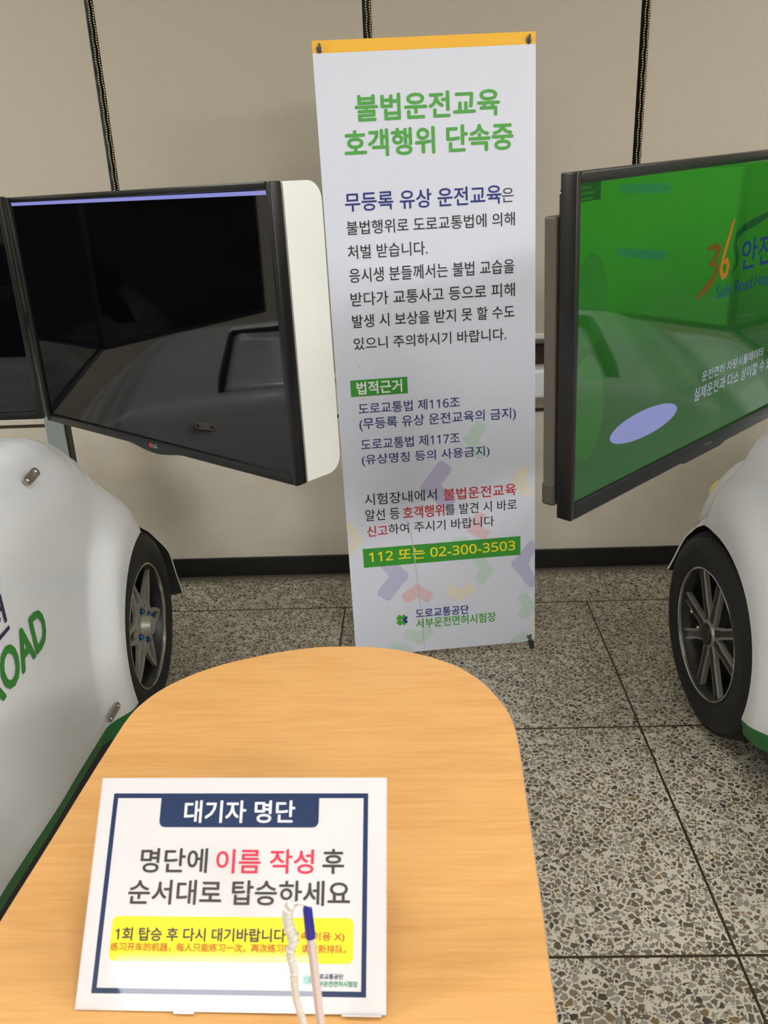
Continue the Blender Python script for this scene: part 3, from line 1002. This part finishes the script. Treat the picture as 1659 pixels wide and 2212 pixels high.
# outward offset of the side (positive = outwards of the wheel face)
XO = [(-2.3, -0.07), (-1.2, -0.030), (-0.6, -0.024), (-0.30, -0.024), (0.10, -0.024), (0.312, -0.026), (0.324, -0.050), (0.35, -0.12), (0.42, -0.22), (0.50, -0.42), (0.55, -0.60)]
ZB = [(-2.3, 0.36), (-1.04, 0.287), (-0.68, 0.248), (-0.39, 0.222), (-0.24, 0.200), (0.2, 0.19), (0.55, 0.19)]
DASH = -0.50


def sstep(t):
    t = min(1.0, max(0.0, t))
    return t * t * (3 - 2 * t)


def section(y, dxo, ZT=ZT, nose=0.235):
    xo = interp(XO, y) + dxo * (1.0 + 1.1 * sstep(y / 0.18))
    zt, zb, cr = interp(ZT, y), interp(ZB, y), interp(CROWN, y)
    c = -HW
    nf = sstep((y - 0.08) / 0.10)
    low = 0.045 + (nose - 0.012 - 0.045) * nf
    zb += (nose - zb) * nf

    def bulge(z):            # the wing swells outwards round the wheel
        r = math.hypot(y, (z - 0.283) * 0.86)
        return 0.043 * sstep((0.43 - r) / 0.11)
    def bulge(z, b0=bulge):      # and wraps away in front of it
        r = math.hypot(y, z - 0.283)
        return b0(z) - min(0.35, 38.0 * max(0.0, r - 0.304) ** 2) * sstep((y - 0.12) / 0.10)
    pts = [(c, low), (xo - 0.30, low), (xo - 0.05, low), (xo - 0.012 + bulge(zb), max(low + 0.004, zb - 0.055 * (1 - nf) - 0.006)), (xo + 0.012 + bulge(zb), zb)]
    R = min(0.17, (zt - zb) * 0.45)
    z0 = zt - R
    for k in range(1, 17):
        t = k / 16
        z = zb + (z0 - zb) * t
        pts.append((xo + 0.012 * (1 - t) ** 2 - 0.006 * t + bulge(z), z))
    rx = 0.125
    x00 = xo - 0.006
    for k in range(1, 11):
        a = math.pi / 2 * k / 10
        z = z0 + R * math.sin(a)
        pts.append((x00 - rx * (1 - math.cos(a)) + bulge(z) * math.cos(a) ** 0.5 if k < 10 else x00 - rx, z))
    x0 = pts[-1][0]
    if y < DASH:      # open cockpit: a flat rim, then down inside
        pts += [(x0 - 0.020, zt + 0.001), (x0 - 0.045, zt + 0.0005), (x0 - 0.058, zt - 0.008), (x0 - 0.062, zt - 0.10), (x0 - 0.065, zt - 0.30), (x0 - 0.07, 0.36), (x0 - 0.10, 0.32), (c, 0.32)]
    else:
        for k in range(1, 9):
            t = k / 8
            pts.append((x0 + (c - x0) * t, zt + cr * math.sin(t * math.pi / 2) * (1.0 if y < 0.3 else max(0.0, 1 - (y - 0.3) / 0.3))))
    return pts


def body_mesh(side, dxo, ZT, wheel_r, wheel_z, nose):
    ys = []
    y = -2.3
    while y < -0.9:
        ys.append(y)
        y += 0.1
    while y < 0.55:
        ys.append(y)
        y += 0.0125 if y < 0.1 or y > 0.36 else 0.006
    ys += [0.55]
    ys = sorted(set([round(v, 4) for v in ys] + [DASH - 0.006, DASH + 0.001]))
    bm = bmesh.new()
    rings = []
    for y in ys:
        half = section(y, dxo, ZT, nose)
        full = half + [(-2 * HW - x, z) for x, z in half[-2:0:-1]]
        rings.append([bm.verts.new((x * side, y, z)) for x, z in full])
    n = len(rings[0])
    for r0, r1 in zip(rings, rings[1:]):
        for k in range(n):
            bm.faces.new((r0[k], r0[(k + 1) % n], r1[(k + 1) % n], r1[k]))
    bm.faces.new(rings[0][::-1])
    bm.faces.new(rings[-1])
    bmesh.ops.recalc_face_normals(bm, faces=bm.faces)
    me = bpy.data.meshes.new('body_shell')
    bm.to_mesh(me)
    bm.free()
    o = bpy.data.objects.new('body_shell', me)
    COL.objects.link(o)
    cuts = []
    for cx in (0.0, -2 * HW):
        b2 = bmesh.new()
        sgn_ = 1 if cx == 0 else -1
        lo, hi = (0.12, -0.215) if cx == 0 else (-0.12 - 2 * HW, 0.215 - 2 * HW)
        lathe(b2, [(0.0, lo * side), (wheel_r, lo * side), (wheel_r, hi * side), (0.0, hi * side)], 64, 'X')
        bmesh.ops.remove_doubles(b2, verts=b2.verts, dist=1e-5)
        bmesh.ops.recalc_face_normals(b2, faces=b2.faces)
        bmesh.ops.translate(b2, verts=b2.verts, vec=(0, 0.0, wheel_z))
        mc = bpy.data.meshes.new('cutter')
        b2.to_mesh(mc)
        b2.free()
        oc = bpy.data.objects.new('cutter', mc)
        COL.objects.link(oc)
        md = o.modifiers.new('arch', 'BOOLEAN')
        md.operation = 'DIFFERENCE'
        md.solver = 'EXACT'
        md.object = oc
        cuts.append(oc)
    bpy.context.view_layer.update()
    me2 = bpy.data.meshes.new_from_object(o.evaluated_get(bpy.context.evaluated_depsgraph_get()))
    bpy.data.objects.remove(o)
    for oc in cuts:
        bpy.data.objects.remove(oc)
    for m in (M['body'], M['well'], M['cockpit'], M['trimgreen']):
        me2.materials.append(m)
    for p in me2.polygons:
        c = p.center
        r = math.hypot(c.y, c.z - wheel_z)
        x = c.x * side
        p.use_smooth = True
        deep = x if x > -HW else -2 * HW - x
        if r < wheel_r + 0.003 and deep > -0.225 and (abs(p.normal.x) < 0.45 or deep < -0.12):
            p.material_index = 1
            p.use_smooth = False
        elif c.y < DASH + 0.001 and abs(x + HW) < HW - 0.185 and 0.3 < c.z < interp(ZT, c.y) - 0.012:
            p.material_index = 2
        elif c.z < interp(ZB, c.y) - 0.054 and c.y < 0.12:
            p.material_index = 1  # black skirt below the sill stands in for the shadow under the car
        elif c.z < interp(ZB, c.y) + 0.001 and c.y < -0.2:
            p.material_index = 3
        else:
            p.material_index = 0
    me2.set_sharp_from_angle(angle=math.radians(50))
    return me2


def latch_plate(parent, loc, normal, along, L=0.052, W=0.020):
    vs, fs = flat([rrect(-L / 2, -W / 2, L / 2, W / 2, W * 0.4)], 0.0012, 0.0006)
    n = Vector(normal).normalized()
    a = Vector(along)
    a = (a - n * a.dot(n)).normalized()
    c = n.cross(a)
    R3 = Matrix((n, a, c)).transposed()
    bm = bmesh.new()
    put(bm, ([(v.x, v.y, v.z) for v in vs], fs), lambda p, q, r: R3 @ Vector((r, p, q)), 0)
    bmesh.ops.recalc_face_normals(bm, faces=bm.faces)
    o = link('latch_plate', bm, M['plate'], parent, False, loc)
    for s in (-1, 1):
        bm = bmesh.new()
        ball(bm, R3 @ Vector((0.0018, s * (L / 2 - W * 0.42), 0)), W * 0.26, 2)
        link('rivet', bm, M['rivet'], o, True)
    return o


def simulator(name, loc, rz, side, style, label, dxo, zt, wr, wz, nose):
    t = setp(empty(name, loc), label, 'driving simulator')
    t.rotation_euler = (0, 0, rz)
    me = body_mesh(side, dxo, zt, wr, wz, nose)
    body = bpy.data.objects.new('body_shell', me)
    COL.objects.link(body)
    body.parent = t
    wheel(t, (0.0, 0, 0.285), side, style)
    far = link('front_wheel', tyre_mesh(-side), M['tyre'], t, True, (-2 * HW * side, 0, 0.285))
    bm = bmesh.new()
    lathe(bm, [(0.184, 0.004 * side), (0.16, 0.03 * side), (0.0, 0.02 * side)], 40, 'X')
    link('rim_barrel', bm, M['barrel'], far, True)
    # cockpit: dashboard, steering wheel, seat
    c = -HW * side
    link('dashboard', B((c - 0.50, DASH - 0.30, 0.66), (c + 0.50, DASH - 0.02, 0.87), 0.035, 4), M['cockpit'], t, True)
    bm = bmesh.new()
    pts = [(0.175 * math.cos(a), 0, 0.175 * math.sin(a)) for a in [2 * math.pi * k / 40 for k in range(41)]]
    tube(bm, pts, 0.014, 12, False)
    tube(bm, [(-0.17, 0, 0), (0.17, 0, 0)], 0.016, 10)
    tube(bm, [(0, 0, 0), (0, 0, -0.17)], 0.016, 10)
    ball(bm, (0, 0, 0), 0.05, 2, (1, 0.4, 1))
    tube(bm, [(0, 0.01, 0), (0, 0.18, -0.04)], 0.02, 10)
    sw = link('steering_wheel', bm, M['black'], t, True, (c - 0.32, DASH - 0.50, 0.86))
    sw.rotation_euler = (math.radians(-22), 0, 0)
    link('dash_cover', B((c - 0.468, DASH - 0.36, 0.86), (c + 0.468, DASH - 0.012, 0.962), 0.03, 4), M['body'], t, True)
    for sx in (-0.34, 0.34):
        bm = B((c + sx - 0.24, -1.55, 0.32), (c + sx + 0.24, -1.05, 0.52), 0.05, 4)
        box(bm, (c + sx - 0.23, -1.72, 0.45), (c + sx + 0.23, -1.56, 1.12), 0.06, 4)
        box(bm, (c + sx - 0.13, -1.74, 1.10), (c + sx + 0.13, -1.63, 1.30), 0.04, 4)
        link('seat', bm, M['seat'], t, True)
    return t


simL = simulator('car_simulator', (-0.794, 2.225, 0), 0.024, 1, 'star', 'white car-shaped driving simulator at the left, green lettering on its door', 0.0, ZT, 0.294, 0.285, 0.245)
simR = simulator('car_simulator', (0.788, 2.098, 0), 0.083, -1, 'twin', 'white car-shaped driving simulator at the right edge, dark eight-spoke wheel', -0.016, ZTR, 0.296, 0.290, 0.345)

# lamp pod with a yellow side marker on the right car's nose
bm = bmesh.new()
tube(bm, [(0.20, y, z) for y, z in ((0.10, 0.70), (0.17, 0.672), (0.23, 0.635), (0.29, 0.582), (0.35, 0.515), (0.41, 0.44), (0.45, 0.38))], [0.05, 0.066, 0.07, 0.07, 0.068, 0.06, 0.03], 24)
pod = link('lamp_pod', bm, M['body'], simR, True)
bm = ball(bmesh.new(), (0.196, 0.398, 0.533), 0.044, 3, (0.8, 0.95, 1.2))
link('side_marker', bm, M['yel'], pod, True)

# lettering on the left car's door (side plane, read towards the nose)
def door(u, v):
    x = 0.0
    sec = section(u, 0.0)[4:30]
    for (xa, za), (xb, zb_) in zip(sec, sec[1:]):
        if za <= v <= zb_:
            x = xa + (xb - xa) * (v - za) / (zb_ - za)
            break
    return (x + 0.0025, u, v)


bm = bmesh.new()
text(bm, 'ROAD', 1.8, -0.885, 0.587, -0.604, 0.676, door, 0, (1, 0, 0))
link('door_lettering', bm, M['ltr_g'], simL)
bm = bmesh.new()
text(bm, '전', 0.8, -0.832, 0.697, -0.753, 0.775, door, 0, (1, 0, 0))
link('door_lettering', bm, M['ltr_n'], simL)
latch_plate(simL, (-0.047, -0.478, 0.920), (0.80, -0.30, 0.55), (0, 1, 0.12))
latch_plate(simL, (0.008, -0.402, 0.258), (1.0, -0.25, 0.1), (0, 1, 0.25), 0.058, 0.019)


# ------------------------------------------------------------------ monitors
def tv_matrix(o, yaw, roll):
    d = Vector((math.cos(yaw), math.sin(yaw), 0))
    u = Vector((0, 0, 1))
    d2 = d * math.cos(roll) + u * math.sin(roll)
    u2 = u * math.cos(roll) - d * math.sin(roll)
    return frame_from(o, d2, u2)


def monitor(mw, label, W, H, scr, depth, group='screens around the driving simulators'):
    """local x to the right, z up, y away from the viewer; front at y = 0"""
    t = setp(empty('widescreen_monitor', mw=mw), label, 'monitor')
    l, b, r, tp = scr
    bm = bmesh.new()
    for lo, hi in (((0, 0, 0), (l, depth, H)), ((r, 0, 0), (W, depth, H)), ((l, 0, 0), (r, depth, b)), ((l, 0, tp), (r, depth, H))):
        box(bm, lo, hi, 0.0025, 2)
    box(bm, (0.004, 0.008, 0.004), (W - 0.004, depth, H - 0.004), 0.003)
    link('bezel', bm, M['bezel'], t, True)
    bm = box(bmesh.new(), (0.012, depth - 0.002, 0.02), (W - 0.012, depth + 0.016, H - 0.02), 0.012, 3)
    link('rear_cover', bm, M['gloss'], t, True)
    return t


LW_, LH = 0.948, 0.545
lm = tv_matrix((-0.9481, 2.1448, 0.9397), -0.6975, 0.0135)
ltv = monitor(lm, 'dark monitor angled towards the camera with a white housing, over the left car', LW_, LH, (0.0155, 0.0195, 0.9345, 0.5325), 0.026)
link('screen', B((0.0155, 0.006, 0.0195), (0.9345, 0.0085, 0.5325)), M['dead'], ltv)
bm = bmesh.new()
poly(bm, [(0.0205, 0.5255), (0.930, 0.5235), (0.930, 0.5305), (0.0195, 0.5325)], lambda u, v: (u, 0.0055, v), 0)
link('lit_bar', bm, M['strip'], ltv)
bm = bmesh.new()
pts = [(0.38 + 0.2 * k / 16, -0.011 * math.sin(math.pi * k / 16) ** 1.5) for k in range(17)]
pr = prism([(x, z) for x, z in pts] + [(0.58, 0.006), (0.38, 0.006)], 0.0, 0.02)
for v in pr.verts:
    v.co = Vector((v.co.x, v.co.z + 0.001, v.co.y))
bmesh.ops.recalc_face_normals(pr, faces=pr.faces)
link('chin', pr, M['bezel'], ltv)
bm = bmesh.new()
poly(bm, [(0.4675 + 0.0058 * math.cos(k * math.pi / 10), 0.0068 + 0.0058 * math.sin(k * math.pi / 10)) for k in range(20)], lambda u, v: (u, -0.0006, v), 0)
text(bm, 'LG', 0.9, 0.4755, 0.0025, 0.4910, 0.0110, lambda u, v: (u, -0.0006, v), 1)
link('badge', bm, [M['red'], M['silver']], ltv)
# white housing: rounded box behind the panel
prof = [(0.030, 0.004), (0.030, LH - 0.003)]
pts2 = rrect(0.030, 0.002, 0.121, LH - 0.001, 0.034, 8, (1, 1, 0, 0))
pr = prism(pts2, 0.01, LW_ - 0.001)
for v in pr.verts:
    v.co = Vector((v.co.z, v.co.x, v.co.y))
bmesh.ops.recalc_face_normals(pr, faces=pr.faces)
link('white_housing', pr, M['housing'], ltv, True)

cm = tv_matrix((-0.961 - 0.948, 2.15, 0.942), 0.0, 0.0)
ctv = monitor(cm, 'dark monitor cut by the left picture edge, facing straight out above the left car', LW_, LH, (0.0155, 0.0195, 0.9345, 0.5325), 0.026)
link('screen', B((0.0155, 0.006, 0.0195), (0.9345, 0.0085, 0.5325)), M['dead'], ctv)
# third screen of the left car, out of frame but mirrored in the first one
fm = tv_matrix((-0.961 - 0.948 - 0.01 - 0.948 * math.cos(0.6975), 2.15 - 0.948 * math.sin(0.6975), 0.942), 0.6975, 0.0)
ftv = monitor(fm, 'dark monitor on the far side of the left car, seen only as a reflection', LW_, LH, (0.0155, 0.0195, 0.9345, 0.5325), 0.026)
link('screen', B((0.0155, 0.006, 0.0195), (0.9345, 0.0085, 0.5325)), M['dead'], ftv)

# post with arms that carries the left car's screens
st = setp(empty('monitor_stand', (-1.235, 2.86, 0)), 'blue-grey steel post behind the bonnet of the left car, under the dark screens', 'monitor stand')
link('post', B((-0.034, -0.02, 0.0), (0.034, 0.02, 1.30), 0.004), M['post'], st)
link('post_shade_edge', B((0.034, -0.018, 0.0), (0.041, 0.02, 1.30)), M['black'], st)  # black strip stands in for the shaded right side of the post
bm = bmesh.new()
tube(bm, [(0, -0.02, 1.22), (-0.05, -0.62, 1.22)], 0.02, 12)
tube(bm, [(0, -0.02, 1.16), (0.46, -0.635, 1.16)], 0.02, 12)
link('arm', bm, M['black'], st, True)

RW_, RH = 0.97, 0.56
rm = tv_matrix((0.2669, 1.370, 0.9322), 0.7666, 0.0366)
rtv = monitor(rm, 'monitor with a glowing green picture at the right, grey metal box behind it', RW_, RH, (0.0122, 0.0315, 0.958, 0.5433), 0.030)
GM = ['g_red', 'g_org', 'g_grn', 'g_nav', 'g_wht', 'g_lav', 'g_ui', 'g_hill', 'display']
gx = {k: i for i, k in enumerate(GM)}
bm = box(bmesh.new(), (0.0122, 0.005, 0.0315), (0.958, 0.0085, 0.5433), mi=gx['display'])


def gfn(layer):
    return lambda u, v: (u, 0.0047 - 0.0002 * layer, v)


for cx, cy, rx, ry in ((0.05, 0.365, 0.045, 0.075), (0.045, 0.19, 0.05, 0.09)):
    poly(bm, [(max(0.0125, cx + rx * math.cos(k * math.pi / 16)), cy + ry * math.sin(k * math.pi / 16)) for k in range(32)], gfn(0 + cx), gx['g_hill'])
poly(bm, [(0.229 + 0.112 * math.cos(k * math.pi / 20), 0.118 + 0.026 * math.sin(k * math.pi / 20)) for k in range(40)], gfn(1), gx['g_lav'])
poly(bm, [(0.0125, 0.517), (0.068, 0.517), (0.068, 0.543), (0.0125, 0.543)], gfn(1), gx['g_ui'])
for nm, pts, w in (('g_red', [(0.4155, 0.4015), (0.4403, 0.4047), (0.456, 0.3983), (0.4473, 0.3862), (0.4270, 0.3725), (0.4470, 0.3720), (0.454, 0.3604), (0.4416, 0.3436), (0.4165, 0.3313), (0.3844, 0.3186)], [.004, .005, .006, .005, .004, .005, .006, .0065, .007, .003]),
                   ('g_org', [(0.5037, 0.4439), (0.4953, 0.4251), (0.4828, 0.4001), (0.4733, 0.3779), (0.4684, 0.3584), (0.4766, 0.3438), (0.4902, 0.347), (0.4962, 0.3615), (0.4881, 0.3744), (0.475, 0.3693)], [.003, .0045, .005, .005, .005, .005, .005, .005, .0045, .003]),
                   ('g_grn', [(0.6412, 0.4408), (0.5818, 0.4312), (0.5460, 0.4248), (0.5220, 0.4150), (0.5158, 0.3962), (0.5293, 0.376), (0.5309, 0.3604), (0.5089, 0.3435)], [.006, .008, .007, .006, .006, .006, .005, .002])):
    for k, q in enumerate(stroke(pts, w)):
        poly(bm, q, gfn(1 + 0.03 * k), gx[nm])
text(bm, '안전', 0.6, 0.5463, 0.3454, 0.6742, 0.4042, gfn(2), gx['g_nav'])
text(bm, 'Safe Road', 0.0, 0.4583, 0.3048, 0.6012, 0.3300, gfn(2), gx['g_nav'])
text(bm, 'Happy', 0.0, 0.614, 0.2990, 0.700, 0.3270, gfn(2), gx['g_nav'])
text(bm, '운전면허 차량시뮬레이터', 0.6, 0.4276, 0.1505, 0.6826, 0.1712, gfn(2), gx['g_wht'])
text(bm, '실제운전과 다소 상이할 수 있', 0.6, 0.4021, 0.1161, 0.7279, 0.1430, gfn(2), gx['g_wht'])
for k, (a, b_) in enumerate(((0.018, 0.042), (0.018, 0.050), (0.018, 0.046))):
    poly(bm, [(a, 0.5355 - k * 0.008), (b_, 0.5355 - k * 0.008), (b_, 0.5385 - k * 0.008), (a, 0.5385 - k * 0.008)], gfn(2), gx['g_hill'])
link('screen', bm, [M[k] for k in GM], rtv)
pts = [(0.365, 0.0), (0.378, -0.004), (0.522, -0.004), (0.538, 0.0), (0.538, 0.006), (0.365, 0.006)]
pr = prism(pts, 0.0, 0.024)
for v in pr.verts:
    v.co = Vector((v.co.x, v.co.z + 0.001, v.co.y))
bmesh.ops.recalc_face_normals(pr, faces=pr.faces)
link('chin', pr, M['bezel'], rtv)
bm = bmesh.new()
text(bm, 'Miror', 0.6, 0.4523, 0.0125, 0.4800, 0.0195, lambda u, v: (u, -0.0006, v), 0)
link('badge', bm, M['dim'], rtv)
bm = box(bmesh.new(), (0.001, 0.0375, 0.030), (0.90, 0.0605, 0.498), 0.003)
gh = link('grey_housing', bm, M['greyh'], rtv)
bm = box(bmesh.new(), (-0.001, 0.0365, 0.018), (0.06, 0.063, 0.062), 0.006, 2)
link('tape_wrap', bm, M['tape'], gh)
bm = box(bmesh.new(), (0.04, 0.03, 0.06), (0.86, 0.038, 0.44))
link('mount_plate', bm, M['black'], rtv)
cm = tv_matrix((0.985, 2.075, 0.945), 0.083, 0.0)
t = monitor(cm, 'dark monitor facing straight out above the right car, beyond the right picture edge', LW_, LH, (0.0155, 0.0195, 0.9345, 0.5325), 0.026)
link('screen', B((0.0155, 0.006, 0.0195), (0.9345, 0.0085, 0.5325)), M['dead'], t)
fm = tv_matrix((0.985 + 0.955 * math.cos(0.083), 2.075 + 0.955 * math.sin(0.083), 0.945), 0.083 - 0.72, 0.0)
t = monitor(fm, 'monitor with a bright green page on the far side of the right car', LW_, LH, (0.0155, 0.0195, 0.9345, 0.5325), 0.026)
bm = box(bmesh.new(), (0.0155, 0.006, 0.0195), (0.9345, 0.0085, 0.5325))
for u, v, w in ((0.42, 0.47, 0.12), (0.42, 0.24, 0.12)):
    poly(bm, rrect(u - w, v - 0.016, u + w, v + 0.016, 0.014), lambda a, b: (a, 0.0055, b), 1)
link('screen', bm, [M['page'], M['pill']], t)
# post for the right screen, hidden behind it
st = setp(empty('monitor_stand', (1.45, 2.80, 0)), 'steel post behind the right car carrying the green screen', 'monitor stand')
link('post', B((-0.034, -0.02, 0.0), (0.034, 0.02, 1.25), 0.004), M['post'], st)
bm = bmesh.new()
tube(bm, [(0, -0.02, 1.2), (-0.52, -0.42, 1.2), (-0.705, -0.855, 1.2)], 0.02, 12)
tube(bm, [(0, -0.02, 1.14), (0.0, -0.62, 1.14)], 0.02, 12)
link('arm', bm, M['black'], st, True)
